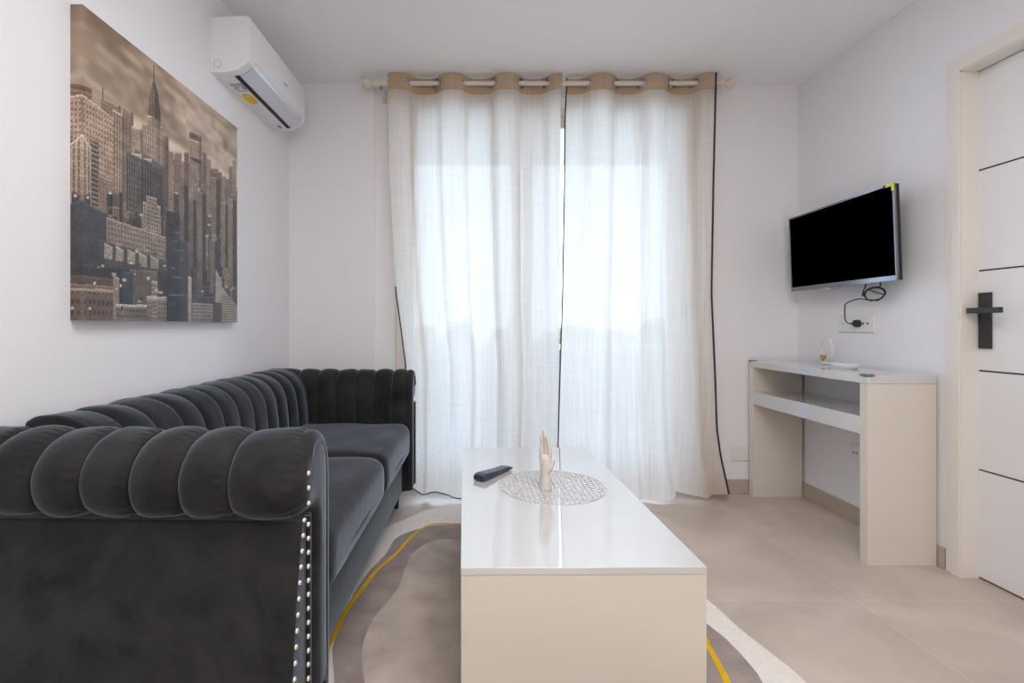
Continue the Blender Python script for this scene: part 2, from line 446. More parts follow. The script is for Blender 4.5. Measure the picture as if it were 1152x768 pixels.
def waveL(a): return 2 * PI * (a - .045) / .318
def botL(a): return float(np.interp(a, [0, .04, .09, .14, .2, .32, .45, .6, 1], [541, 550, 557, 558, 554, 559, 561, 560, 559]))
cL = curtain('curtain', 'left beige sheer linen curtain beside the grey sofa', [(80, 439), (200, 441), (330, 448), (412, 458), (450, 458), (560, 457)],
             [(80, 632), (120, 629.5), (300, 629), (420, 628), (560, 625)], waveL, botL, 2,
             push=lambda a, t: .045 * max(0, 1 - a * 4) * max(0, (t - .55) / .45) ** .5 if t > .55 else 0,
             eye=(.115, .26, .43, .60, .765, .905))
edge_strip(*cL, 0.0, .52, 1)
cL_b = MB().tube([cL[1](i / 90, 1) - cL[2] for i in range(91)], .0035, 6).build('bottom_binding', 'bind', cL[0], smooth=True)
def waveR(a): return 2 * PI * (a - .225) / .378
def botR(a): return float(np.interp(a, [0, .3, .55, .7, .715, .78, .9, .93, 1], [558, 559, 561, 561, 553, 556, 562, 556, 553]))
cR = curtain('curtain', 'right beige sheer linen curtain with dark edging beside the white console', [(80, 641), (130, 638.5), (200, 637.5), (330, 635), (500, 630), (560, 629)],
             [(80, 801), (200, 798), (330, 796), (420, 800), (480, 802), (510, 806), (556, 816)], waveR, botR, 9,
             eye=(.13, .33, .50, .73, .87, .96)[:5])
edge_strip(*cR, 0.0, 0, 1); edge_strip(*cR, 1.0, 0, 1, .0055)

# ------------------------------------------------------------------ sofa
SY = 1.05
sofa = thing('sofa', 'dark grey velvet channel-tufted sofa with rolled arms along the left wall', 'sofa', (wx(SY) + .004, SY, 0), -TH)
def resample(poly, n):
    P = [Vector(p) for p in poly]; k = len(P); L = [0]
    for i in range(k): L.append(L[-1] + (P[(i + 1) % k] - P[i]).length)
    out = []; j = 0
    for i in range(n):
        s = L[-1] * i / n
        while L[j + 1] < s: j += 1
        t = (s - L[j]) / (L[j + 1] - L[j]); out.append(P[j].lerp(P[(j + 1) % k], t))
    return out
def channel_pad(profile, seams, mapf, depth=.016, end0=.02, end1=.045, seed=1, endlen=.06, wamp=1.0):
    """profile closed 2D (counter-clockwise), swept along s with puffed channels between the seams"""
    pr = resample([tuple(p)[:2] for p in spline(profile, 8)], 360)
    n = len(pr); nor = []
    for i in range(n):
        d = pr[(i + 4) % n] - pr[i - 4]; nor.append(Vector((d.y, -d.x)).normalized())
    rng = random.Random(seed); rings = []
    S0, S1 = seams[0], seams[-1]
    for c in range(len(seams) - 1):
        a, b = seams[c], seams[c + 1]; K = 18
        ph = [rng.uniform(0, 6.28) for _ in range(4)]
        for k in range(K + (1 if c == len(seams) - 2 else 0)):
            t = .5 - .5 * math.cos(PI * k / K); s = a + (b - a) * t
            hh = math.sqrt(max(0, 1 - abs(2 * t - 1) ** 2.4))
            disp = depth * (1 - hh)
            if S1 - s < endlen:
                q = 1 - (S1 - s) / endlen
                disp = (0 if (S1 - s) < endlen * .9 else disp) ; disp = max(disp if c < len(seams) - 2 else 0, end1 * (1 - math.sqrt(max(0, 1 - q * q))))
            if s - S0 < endlen * .5:
                q = 1 - (s - S0) / (endlen * .5); disp = max(0, end0 * (1 - math.sqrt(max(0, 1 - q * q))))
            ring = []
            for i in range(n):
                wr = .0021 * (math.exp(-((t - .84) / .085) ** 2) + .25 * math.exp(-((t - .14) / .06) ** 2)) * math.sin(i * 1.25 + ph[0] + 2.2 * math.sin(i * .11)) * (.4 + .6 * math.sin(i * .05 + ph[1]) ** 2) * wamp
                wr += .002 * math.sin(t * 5 + ph[2] + i * .04)
                p_ = pr[i] - nor[i] * (disp - wr)
                ring.append(mapf(s, p_.x, p_.y))
            rings.append(ring)
    v = [p_ for r in rings for p_ in r]; fc = []
    for k in range(len(rings) - 1):
        for i in range(n): fc.append((k * n + i, k * n + (i + 1) % n, (k + 1) * n + (i + 1) % n, (k + 1) * n + i))
    fc.append(tuple(reversed(range(n)))); fc.append(tuple(range((len(rings) - 1) * n, len(rings) * n)))
    return MB().add(v, fc)
armp = [(.206, .15), (.208, .30), (.208, .50), (.206, .64), (.198, .715), (.172, .762), (.125, .782), (.06, .768), (.015, .728), (0, .682), (.010, .635), (.032, .606), (.062, .596), (.088, .585), (.092, .52), (.094, .35), (.095, .22), (.10, .14), (.16, .13)]
AL = 1.80
def arm(near, seams, seed):
    fl = (lambda v: v) if near else (lambda v: AL - v)
    # orientation of the profile: given clockwise/ccw handled by recalc; normals need ccw in (v,z)
    pad = channel_pad(armp, seams, lambda s, a, z: (s, fl(a), z), depth=.017, end1=.045, seed=seed)
    arm_o = pad.build('arm', 'velvet', sofa, smooth=True, angle=70)
    t0, b0 = (.034, -.036) if near else (.06, .03)
    p = MB(); zt, zb = .598, .13
    q = lambda v, z, u: (u, fl(v), z)
    # outer side slab, slightly bowed
    N_ = 10; v_ = []; f_ = []
    pts = []
    for i in range(N_ + 1):
        z = zb + (zt - zb) * i / N_; k = i / N_
        pts.append((b0 + (t0 - b0) * k - .010 * math.sin(PI * k), z))
    prof = pts + [(.10, zt), (.10, zb)]
    nn = len(prof)
    v_ = [q(a, z, 0) for a, z in prof] + [q(a, z, .780) for a, z in prof]
    f_ = [tuple(range(nn)), tuple(range(nn, 2 * nn))] + [(i, (i + 1) % nn, nn + (i + 1) % nn, nn + i) for i in range(nn)]
    side = MB().add(v_, f_).build('arm_side', 'velvet', sofa, bevel=.006, seg=3)
    MB().tube([Vector(q(a, z, .768)) for a, z in [(p.x, p.y) for p in spline([(.060, .690), (.082, .742), (.112, .757), (.145, .748), (.172, .715), (.182, .65), (.184, .50), (.184, .33), (.184, .145)], 8, False)]], .0225, 14).build('front_roll', 'velvet', arm_o, smooth=True, angle=60)
    # welt round the front edge of the side
    MB().tube([Vector(q(.066, z, .782)) for z in np.linspace(.14, .60, 12)], .007, 8).build('welt', 'velvet', side, smooth=True)
    stud = None
    def prot():
        return MB().lathe([(.0001, .0048), (.003, .0042), (.0052, .0024), (.006, 0), (.006, -.002)][::-1], (0, 0, 0), 12, 'x')
    for i in range(15):
        z = .172 + .0305 * i; k = (z - zb) / (zt - zb)
        va = b0 + (t0 - b0) * k - .010 * math.sin(PI * k) + .010
        for vv, zz, uu in ((va, z, .782), (.052, z - .012, .788)):
            if stud is None:
                stud = prot().build('stud', 'stud', side, smooth=True); o = stud
            else:
                o = stud.copy(); COL.objects.link(o); o.parent = side
            o.location = (uu, fl(vv), zz)
        stud = stud
    if near:
        for z in (.635, .668, .700):
            o = stud.copy(); COL.objects.link(o); o.parent = arm_o; o.location = (.7905, .047, z)
    return arm_o
arm(True, [0, .199 - .107, .199, .307, .415, .522, .628, .790], 4)
arm(False, [0, .165, .272, .376, .479, .577, .677, .784], 5)
backp = [(.0, .15), (.0, .50), (.004, .74), (.02, .782), (.07, .792), (.125, .785), (.18, .755), (.217, .70), (.232, .62), (.240, .50), (.242, .30), (.242, .15), (.12, .13)][::-1]
bs = [.20] + [.317 + .115 * k for k in range(0, 11)] + [1.60]
channel_pad(backp, bs, lambda s, a, z: (a, s, z), depth=.016, end0=.01, end1=.01, seed=8, endlen=.02, wamp=.5).build('backrest', 'velvet', sofa, smooth=True, angle=70)
def rbox(x0, x1, y0, y1, z0, z1, r=.03, puff=.012, n=18, seed=0):
    """cushion: rounded box with a crowned top"""
    rng = random.Random(seed); bm = bmesh.new()
    bmesh.ops.create_cube(bm, size=1)
    bmesh.ops.subdivide_edges(bm, edges=bm.edges[:], cuts=n, use_grid_fill=True)
    hx, hy, hz = (x1 - x0) / 2, (y1 - y0) / 2, (z1 - z0) / 2; c = Vector(((x0 + x1) / 2, (y0 + y1) / 2, (z0 + z1) / 2))
    p1, p2 = rng.uniform(0, 6), rng.uniform(0, 6)
    for v in bm.verts:
        u = Vector((v.co.x * 2, v.co.y * 2, v.co.z * 2))
        def warp(t): return math.copysign(1 - (1 - abs(t)) ** 1.6, t)
        q = Vector((warp(u.x) * hx, warp(u.y) * hy, warp(u.z) * hz))
        inner = Vector((max(-hx + r, min(hx - r, q.x)), max(-hy + r, min(hy - r, q.y)), max(-hz + r, min(hz - r, q.z))))
        d = q - inner
        if d.length > 1e-6: q = inner + d.normalized() * r
        cx, cy = 1 - (q.x / hx) ** 2, 1 - (q.y / hy) ** 2
        if q.z > 0: q.z += puff * (max(0, cx) * max(0, cy)) ** .5
        q.z += .0025 * math.sin(q.x * 22 + p1) * math.sin(q.y * 17 + p2) * (1 if q.z > 0 else 0)
        if abs(q.x) > hx - r: q.x += math.copysign(.008 * max(0, 1 - (q.z / hz) ** 2), q.x)
        v.co = c + q
    vs = [v.co.copy() for v in bm.verts]; bm.verts.index_update(); fs = [[v.index for v in f_.verts] for f_ in bm.faces]; bm.free()
    return MB().add(vs, fs)
for k, (a, b) in enumerate(((.215, .928), (.932, 1.585))):
    cu = rbox(.20, .777, a, b, .325, .505, .045, .010, seed=k + 1).build('seat_cushion', 'velvet', sofa, smooth=True)
    zc = .392
    MB().tube([Vector((.20, a + .004, zc)), Vector((.74, a + .004, zc)), Vector((.779, a + .03, zc)), Vector((.785, (a + b) / 2, zc)), Vector((.779, b - .03, zc)), Vector((.74, b - .004, zc)), Vector((.2, b - .004, zc))], .003, 6).build('piping', 'velvet', cu, smooth=True)
MB().box(.0, .735, .09, 1.71, .13, .335).build('base_frame', 'velvet', sofa, bevel=.01, seg=3)
for (u, v_, z0) in ((.68, .06, .0125), (.06, .06, 0), (.68, 1.735, 0), (.06, 1.735, 0)):
    MB().lathe([(.011, z0), (.012, z0 + .004), (.021, .135)], (u, v_, 0), 14).build('leg', 'legm', sofa, smooth=True, angle=50)

# ------------------------------------------------------------------ rug
rug = MB()
outl = [(-.05, 2.79), (-.215, 2.72), (-.305, 2.61), (-.44, 2.43), (-.60, 2.1), (-.70, 1.7), (-.72, 1.3), (-.66, .9), (-.45, .55), (-.1, .33), (.3, .28), (.65, .45), (.87, .8), (.955, 1.15), (.955, 1.41), (.933, 1.527), (.905, 1.65), (.882, 1.817), (.80, 2.15), (.62, 2.5), (.35, 2.74), (.13, 2.81)]
op = [(p.x, p.y) for p in spline(outl, 8)]
n = len(op); z1 = .010
rug.poly(op, z1, 0)
rug.add([(x, y, 0.0) for x, y in op] + [(x, y, z1) for x, y in op], [(i, (i + 1) % n, n + (i + 1) % n, n + i) for i in range(n)], 0)
rug.poly(op, .0005, 0)
gl = [(517, 590), (486, 591.5), (449, 603), (434, 623), (415, 643), (399, 667), (388, 692), (380, 712), (374, 730), (376, 768)]
gr = [(858, 768), (850, 755), (825, 727), (797, 703)]
G = [floor_pt(*p, .01) for p in gl] + [(-.26, 1.0), (-.1, .75), (.3, .7), (.62, .85), (.78, 1.1)] + [floor_pt(*p, .01) for p in gr] + [(.66, 2.1), (.5, 2.35), (.25, 2.5)]
rug.poly([(p.x, p.y) for p in spline(G, 6)], .0106, 1)
bl = [(517, 607), (488, 608), (467, 620), (457, 636), (449, 659), (436, 677), (420, 696), (410, 719), (407, 740), (410, 768)]
B = [floor_pt(*p, .01) for p in bl] + [(-.18, 1.05), (-.05, .95), (.15, 1.1), (.28, 1.6), (.25, 2.0), (.12, 2.25)]
rug.poly([(p.x, p.y) for p in spline(B, 6)], .0112, 2)
def stripe(pts, ws, z, mi):
    P = [p for p in spline([floor_pt(*q, .01) if q[0] > 5 else q for q in pts], 6, False)]; L = len(P); a = []; b = []
    for i, p in enumerate(P):
        d = (P[min(i + 1, L - 1)] - P[max(i - 1, 0)]).normalized(); nn = Vector((-d.y, d.x, 0)); w_ = np.interp(i / (L - 1), [0, 1], ws) / 2
        a.append((p + nn * w_)); b.append((p - nn * w_))
    v = [(q.x, q.y, z) for q in a + b]
    rug.add(v, [(i, i + 1, L + i + 1, L + i) for i in range(L - 1)], mi)
stripe([(.30, 2.42), (.12, 2.53), (517, 589.5), (488, 589.5), (466, 601), (447, 621.5), (424, 642), (405, 665.5), (389, 688), (376, 714), (366, 735), (364, 768), (-.36, 1.1), (-.20, .80), (.06, .60), (.36, .58)], (.009, .026), .0119, 3)
stripe([(.30, 2.42), (.44, 2.30), (.56, 2.12), (775, 700), (797, 728), (806.7, 745), (816, 762.5), (826, 790), (.66, 1.0), (.54, .72), (.36, .58)], (.014, .024), .0119, 3)
tag(rug.build('rug', ['rugc', 'rugg', 'rugb', 'rugy'], fix=False), 'cream and taupe patterned rug with a yellow line under the coffee table', 'rug')

# ------------------------------------------------------------------ coffee table
TZ = .4325
tb = thing('coffee_table', 'white high gloss rectangular coffee table standing on the rug', 'table', (.275, 1.79, .0125), math.radians(.6))
hw, hl, zt = .30, .59, TZ - .0125
MB().box(-hw, hw, -hl, hl, zt - .018, zt).build('table_top', 'gloss', tb, bevel=.0012)
z_ = zt - .0187
MB().box(-hw + .0008, hw - .0008, -hl + .0005, -hl + .018, 0, z_).build('front_panel', 'gloss_warm_lit', tb, bevel=.0008)
MB().box(-hw + .0008, hw - .0008, hl - .018, hl - .0005, 0, z_).build('end_panel', 'gloss_warm_lit', tb, bevel=.0008)
MB().box(-hw + .0008, -hw + .019, -hl + .019, hl - .019, 0, z_).build('side_panel', 'gloss_warm_lit', tb, bevel=.0008)
MB().box(hw - .019, hw - .0008, -hl + .019, hl - .019, 0, z_).build('side_panel', 'gloss_warm_lit', tb, bevel=.0008)
MB().box(-hw + .02, hw - .02, -hl + .02, hl - .02, .02, .036).build('bottom_shelf', 'gloss_warm_lit', tb)

# placemat: openwork lattice of joined silver cells
pm = MB(); R = .192; cs = .0135; rg = random.Random(11); nodes = {}
def jit(k):
    if k not in nodes:
        nodes[k] = (k[0] * cs * .45 + rg.uniform(-.0022, .0022), k[1] * cs * .45 * math.sqrt(3) + rg.uniform(-.0022, .0022))
    return nodes[k]
edges = set()
nr = int(R / (cs * 1.5)) + 3
for i in range(-18, 19):
    for j in range(-18, 19):
        cx = cs * 1.5 * i * .9; cy = cs * math.sqrt(3) * (j + (.5 if i % 2 else 0)) * .9
        vs = []
        for k in range(6):
            a = PI / 3 * k; vs.append((round((cx + cs * .9 * math.cos(a)) / (cs * .45)), round((cy + cs * .9 * math.sin(a)) / (cs * .45 * math.sqrt(3)))))
        if math.hypot(cx, cy) > R + .004: continue
        for k in range(6):
            a, b = vs[k], vs[(k + 1) % 6]
            if a != b: edges.add((min(a, b), max(a, b)))
cnt = 0
for a, b in edges:
    p, q = Vector(jit(a)), Vector(jit(b))
    if p.length > R: p = p.normalized() * R
    if q.length > R: q = q.normalized() * R
    d = q - p
    if d.length < .001: continue
    d.normalize(); nn = Vector((-d.y, d.x)) * .0011; e = d * .0008; p = p - e; q = q + e
    bq = [(*(p - nn), .0), (*(q - nn), .0), (*(q + nn), .0), (*(p + nn), .0)]
    pm.hexa(bq, [(x, y, .0016) for x, y, _ in bq])
rim = [(R * math.cos(2 * PI * k / 96), R * math.sin(2 * PI * k / 96), .001) for k in range(96)]
pm.tube(rim, .0011, 6, True)
o = pm.build('placemat', 'silver', fix=True); o.location = (.306, 1.81, TZ + .0002)
tag(o, 'round silver openwork placemat under the hand ornament', 'placemat')

# hand ornament (skin-modelled, upright, fingers together)
hx, hy, hz0 = .276, 1.775, TZ + .002
hand = thing('hand_ornament', 'cream ceramic hand ornament standing upright on the silver placemat', 'ornament', (hx, hy, hz0), 0)
hm = MB()
def limb(pts, n=16, flat=1.0):
    P = spline([p[:3] for p in pts], 6, False); m = len(P); ts = np.linspace(0, len(pts) - 1, m)
    rs = np.interp(ts, range(len(pts)), [p[3] for p in pts])
    b0 = len(hm.v); hm.tube(P, list(rs), n)
    if flat != 1:
        for i in range(b0, len(hm.v)):
            k = min(m - 1, (i - b0) // n); c = P[k]; v = hm.v[i]; hm.v[i] = (v[0], c.y + (v[1] - c.y) * flat, v[2])
limb([(0, 0, .004, .0215), (0, 0, .025, .0205), (0, 0, .050, .0175), (.001, 0, .070, .0190), (.002, 0, .090, .0205), (0, 0, .110, .0185), (-.001, 0, .122, .012)], 28)
def finger(pts): limb(pts + [(pts[-1][0], pts[-1][1], pts[-1][2] + pts[-1][3] * .8, pts[-1][3] * .35)])
finger([(.012, -.006, .095, .0085), (.014, -.009, .120, .0082), (.0135, -.010, .145, .0076), (.0085, -.011, .168, .0068), (.005, -.012, .186, .0056)])
finger([(.003, .001, .100, .0085), (.004, .000, .128, .0082), (.003, -.001, .158, .0076), (-.002, -.002, .186, .0066), (-.0055, -.003, .207, .0050)])
finger([(-.007, .008, .100, .0082), (-.007, .008, .125, .0078), (-.009, .008, .150, .0070), (-.0125, .007, .170, .0060), (-.015, .006, .186, .0046)])
finger([(-.013, -.005, .090, .0078), (-.0145, -.007, .110, .0070), (-.0160, -.008, .130, .0063), (-.0175, -.009, .146, .0054), (-.0185, -.009, .156, .0042)])
finger([(.010, -.010, .066, .0095), (.0175, -.014, .080, .0088), (.023, -.016, .095, .0074), (.0265, -.017, .108, .0056)])
ho = hm.build('hand', 'cream', hand, smooth=True)
q = ho.modifiers.new('remesh', 'REMESH'); q.mode = 'VOXEL'; q.voxel_size = .0012; q.use_smooth_shade = True
q = ho.modifiers.new('smooth', 'SMOOTH'); q.factor = .5; q.iterations = 4
MB().lathe([(.0225, 0), (.0232, .003), (.0225, .010), (.0215, .022), (.0205, .03)], (0, 0, 0), 32).build('wrist_base', 'cream', hand, smooth=True, angle=60)

# remote control
rm = thing('remote_control', 'black remote control lying on the coffee table beside the placemat', 'remote control', (.102, 1.945, TZ + .0005), math.radians(52))
prof = [(-.105, .004), (-.103, .022), (-.09, .027), (-.04, .024), (.02, .019), (.08, .017), (.10, .012), (.105, .008), (.10, .003), (.07, .0035), (.02, .006), (-.02, .003), (-.06, .0), (-.1, .0)]
N_ = len(prof); body = MB(); rows = []
for k, wv in enumerate((-1, -.85, .85, 1)):
    rows.append([(x, wv * .024 * (1 - .18 * max(0, (x + .02) / .12)), (z - .012) * (1 if abs(wv) < .9 else .72) + .012) for x, z in prof])
vv = [p for r in rows for p in r]; fc = []
for k in range(3):
    for i in range(N_): fc.append((k * N_ + i, k * N_ + (i + 1) % N_, (k + 1) * N_ + (i + 1) % N_, (k + 1) * N_ + i))
fc += [tuple(reversed(range(N_))), tuple(range(3 * N_, 4 * N_))]
body.add(vv, fc).build('body', 'remote', rm, bevel=.0015, seg=2)
for i in range(6):
    for j in range(3):
        x = -.07 + .026 * i; z = .0262 - .055 * (x + .09) * .95
        MB().lathe([(.0042, -.002), (.0042, .0014), (.003, .0022)], (x, (j - 1) * .012, z - .0004), 10).build('button', 'button', rm, smooth=True, angle=40)

# ------------------------------------------------------------------ console table on the right
ct = thing('console_table', 'white gloss console table with open shelf against the right wall', 'console table', (1.692, 2.096, 0))
D, Lc, H = .294, .885, .81
MB().box(0, D, 0, Lc, H - .038, H).build('table_top', 'gloss', ct, bevel=.0015)
MB().box(.0008, D, .0008, .042, 0, H - .0388).build('side_panel', 'gloss_warm_lit', ct, bevel=.001)
MB().box(.0008, D, Lc - .042, Lc - .0008, 0, H - .0388).build('side_panel', 'gloss_warm_lit', ct, bevel=.001)
MB().box(.0008, D, .0425, Lc - .0425, .552, .628).build('shelf', 'gloss', ct, bevel=.0012)
MB().box(-.0022, .030, -.0022, .040, H - .009, H + .003).build('corner_guard', 'clear', ct, bevel=.002)
MB().box(-.0022, .030, Lc - .036, Lc + .0022, H - .009, H + .003).build('corner_guard', 'clear', ct, bevel=.002)

# ribbon ornament with gold heart
orn = thing('ribbon_ornament', 'white ornament of two curved blades with a gold knot on the console', 'ornament', (1.93, 2.66, H))
def blade(pts, mbn):
    P = spline([(0, y, z) for y, z, w_ in pts], 6, False); ws = np.interp(np.linspace(0, 1, len(P)), np.linspace(0, 1, len(pts)), [p[2] for p in pts])
    v = []; fc = []
    for i, p in enumerate(P):
        for dx, dy in ((-1, -.35), (1, -.35), (1, .35), (-1, .35)): v.append((p.x + dx * ws[i] * 1.0, p.y + dy * ws[i] * .9, p.z))
    for i in range(len(P) - 1):
        for j in range(4): fc.append((i * 4 + j, i * 4 + (j + 1) % 4, i * 4 + 4 + (j + 1) % 4, i * 4 + 4 + j))
    fc += [(3, 2, 1, 0), tuple(range(len(v) - 4, len(v)))]
    MB().add(v, fc).build('blade', 'whitec', orn, smooth=True, angle=70)
# +x in picture is -y here (wall runs away), so mirrored in y
k_ = 1
for pts in ([(.0, .012, .008), (.03, .035, .008), (.046, .085, .008), (.034, .125, .006), (.004, .165, .002)], [(.0, .012, .009), (-.028, .035, .010), (-.040, .075, .009), (-.034, .11, .006), (-.02, .145, .002)]):
    P = spline([(-y * .35 * 0 , y, z) for y, z, w_ in pts], 6, False)
    blade(pts, None)
MB().lathe([(.02, 0), (.03, .002), (.03, .010), (.022, .014), (.004, .016)], (0, 0, 0), 24).build('foot', 'whitec', orn, smooth=True, angle=50)
hp = [(math.copysign(abs(16 * math.sin(t) ** 3), math.sin(t)), 13 * math.cos(t) - 5 * math.cos(2 * t) - 2 * math.cos(3 * t) - math.cos(4 * t)) for t in np.linspace(0, 2 * PI, 28, endpoint=False)]
MB().prism([(a * .0011, b * .0011) for a, b in hp], lambda a, b, h: (h, a + .012, b + .038), -.018, -.006).build('heart', 'gold', orn, bevel=.002)

ds = MB(); pts = []
for k in range(32):
    t = 2 * PI * k / 32; c, s_ = math.cos(t), math.sin(t)
    pts.append((math.copysign(abs(c) ** .6, c), math.copysign(abs(s_) ** .6, s_)))
lay = [(.82, 0), (.92, .006), (1, .016), (1, .021), (.94, .024), (.85, .021)]
vv = []; fc = []
for r, z in lay: vv += [(x * .032 * r, y * .075 * r, z) for x, y in pts]
for i in range(len(lay) - 1):
    for j in range(32): fc.append((i * 32 + j, i * 32 + (j + 1) % 32, (i + 1) * 32 + (j + 1) % 32, (i + 1) * 32 + j))
fc += [tuple(reversed(range(32))), tuple(range(5 * 32, 6 * 32))]
o = ds.add(vv, fc).build('tray', 'whitec', smooth=True, angle=50); o.location = (1.85, 2.43, H)
tag(o, 'flat white rounded dish on the console beside the ribbon ornament', 'dish')

# ------------------------------------------------------------------ television
tv = thing('television', 'black flat screen television on a bracket on the right wall', 'television', (1.897, 2.543, 1.434))
tv.rotation_euler = (0, math.radians(-2.2), math.radians(-1.6))
hw, hh = .373, .215
fr_ = MB(); b = .009
fr_.box(-.012, -.002, -hw, hw, hh - b, hh); fr_.box(-.012, -.002, -hw, hw, -hh, -hh + .024); fr_.box(-.012, -.002, -hw, -hw + b, -hh + .024, hh - b); fr_.box(-.012, -.002, hw - b, hw, -hh + .024, hh - b)
fr_.build('bezel', 'bezel', tv, bevel=.0015)
MB().box(-.0095, -.0025, -hw + b, hw - b, -hh + .024, hh - b).build('screen', 'screen', tv)
MB().hexa([(.0121, -.33, -.19), (.045, -.28, -.16), (.045, .28, -.16), (.0121, .33, -.19)], [(.0121, -.33, .17), (.045, -.28, .08), (.045, .28, .08), (.0121, .33, .17)]).box(-.0018, .015, -hw + .0015, hw - .0015, -hh + .002, hh - .003).build('back_housing', 'tvback', tv, bevel=.003)
MB().box(-.0128, -.0105, -hw + .0, -hw + .012, hh - .034, hh + .0005).box(-.0128, -.0105, -hw + .012, -hw + .042, hh - .012, hh + .0005).build('sticker', 'lime', tv)
MB().box(-.0128, -.0105, -hw + .042, -hw + .056, hh - .012, hh + .0005).build('sticker', 'tvback', tv)
MB().box(-.011, .006, .055, .10, -hh - .007, -hh + .001).build('sensor', 'silver', tv, bevel=.0015)
MB().box(.045, .058, -.10, .10, -.10, .08).box(.058, .098, -.05, .05, -.06, .04).build('wall_mount', 'tvback', tv, bevel=.002)

# sockets
def socket(name, label, loc, size, rot, holes, plug=False, group=None):
    o = thing(name, label, 'socket', loc, rot, group)
    w_, h_ = size
    MB().box(-w_ / 2, w_ / 2, -.009, 0, -h_ / 2, h_ / 2).build('plate', 'plastic', o, bevel=.002)
    for hx_, r in holes: MB().lathe([(r, -.0098), (r, -.0088)], (hx_, 0, 0), 14, 'y').build('hole', 'groove', o)
    return o
# right wall: local +x runs towards the camera
so = socket('power_socket', 'white wide wall socket with a black plug under the television', (2.0, 2.545, 1.03), (.235, .088), math.radians(-90), [(.052, .0055), (.080, .0055), (-.083, .003)])
socket('power_socket', 'low white wall socket on the right wall behind the console table', (2.0, 2.535, .365), (.10, .085), math.radians(-90), [(-.02, .0045), (.0, .0045)])
sw = thing('wall_plate', 'low white square wall plate between the right curtain and the console', 'wall plate', (1.645, 3.0, .245))
MB().box(-.056, .056, -.008, 0, -.046, .046).build('plate', 'plastic', sw, bevel=.003)
MB().box(-.048, .048, -.0105, -.008, -.038, .038).build('cover', 'plastic', sw, bevel=.002)
sw = thing('wall_plate', 'low flat blank wall plate right beside the curtain hem', 'wall plate', (1.535, 3.0, .235))
MB().box(-.045, .045, -.004, 0, -.058, .058).build('plate', 'wall', sw, bevel=.0015)
cb = thing('power_cable', 'coiled black power cable hanging from the television to its socket', 'cable', (1.985, 2.55, 1.03))
def rw(px, py, X): s = (px - VX) / X; return Vector((X, F / s, CH + (VY - py) / s)) - Vector((1.985, 2.55, 1.03))
path = [rw(958, 364, 1.965), rw(954, 363.4, 1.96), rw(951.5, 361, 1.96), rw(950.5, 356, 1.965), rw(950.5, 344, 1.965), rw(954, 340, 1.965), rw(962, 337, 1.965), rw(970, 336, 1.965)]
cx_, cy_ = 984, 330.5
for k in range(0, 34):
    t = 2 * PI * k / 12 + PI * .62; ex = 11.5 + .9 * math.sin(k * 1.7); ey = 7.0 + .8 * math.cos(k * 2.3)
    path.append(rw(cx_ + ex * math.cos(t) + 1.8 * math.sin(t), cy_ + ey * math.sin(t) - 2.2 * math.cos(t), 1.955 + .006 * math.sin(k)))
path += [rw(977, 325, 1.95), rw(990, 322, 1.94), rw(989, 315, 1.935)]
MB().tube(spline(path, 5, False), .0028, 8).build('cord', 'cable', cb, smooth=True)
MB().tube([rw(974.5, 316, 1.945), rw(973.5, 322, 1.95), rw(971, 328, 1.955), rw(970, 333, 1.955)], .0028, 8).build('cord', 'cable', cb, smooth=True)
pl = MB(); c = rw(966, 363.8, 1.99)
pl.lathe([(.0185, -.0), (.019, -.012), (.017, -.022), (.012, -.026)], c + Vector((.0005, 0, 0)), 20, 'x')
pl.tube([c + Vector((-.018, 0, 0)), rw(960, 364, 1.962), rw(957, 364, 1.962)], [.011, .008, .0045], 10)
pl.build('plug', 'cable', cb, smooth=True, angle=50)

# ------------------------------------------------------------------ air conditioner on the left wall
ay = 2.124
ac = thing('air_conditioner', 'white wall mounted air conditioner with a yellow sticker underneath', 'air conditioner', (wx(ay), ay, 0), -TH)
LA = .665
pf = [(0, 2.108), (0, 2.345), (.150, 2.350), (.168, 2.343), (.172, 2.325), (.172, 2.165), (.166, 2.150), (.120, 2.118), (.105, 2.111), (.06, 2.106)]
npf = len(pf); vv = []; fc = []
st = [(0, .003), (.002, .001), (.004, 0), (LA - .02, 0), (LA - .008, .004), (LA, .014)]
cz_ = 2.22
for s_, ins in st:
    for (u, z) in pf:
        k = 1 - ins / .2
        vv.append((u * (1 - ins / .25) if u > 0 else 0, s_, cz_ + (z - cz_) * k))
for i in range(len(st) - 1):
    for j in range(npf): fc.append((i * npf + j, i * npf + (j + 1) % npf, (i + 1) * npf + (j + 1) % npf, (i + 1) * npf + j))
fc += [tuple(reversed(range(npf))), tuple(range((len(st) - 1) * npf, len(st) * npf))]
MB().add(vv, fc).build('body', 'acw', ac, angle=28)
# air outlet slot and vane on the sloping underside
def under(u):   # z on the underside at distance u
    return float(np.interp(u, [0, .06, .105, .12, .166, .172], [2.108, 2.106, 2.111, 2.118, 2.150, 2.165]))
def strip(u0, u1, y0, y1, th, nseg=6):
    b_ = MB(); us = np.linspace(u0, u1, nseg + 1); v = []; 
    for u in us:
        for y in (y0, y1):
            v.append((u, y, under(u) - th)); v.append((u, y, under(u) + .002))
    fcs = []
    for i in range(nseg):
        a = i * 4; b2 = a + 4
        fcs += [(a, a + 2, b2 + 2, b2), (a + 1, b2 + 1, b2 + 3, a + 3), (a, b2, b2 + 1, a + 1), (a + 2, a + 3, b2 + 3, b2 + 2)]
    fcs += [(0, 1, 3, 2), (nseg * 4, nseg * 4 + 2, nseg * 4 + 3, nseg * 4 + 1)]
    return b_.add(v, fcs)
vane = strip(.108, .170, .045, LA - .05, .0022, 10).build('vane', 'acv', ac)
strip(.086, .107, .035, LA - .055, .0012, 3).build('outlet', 'dark', ac)
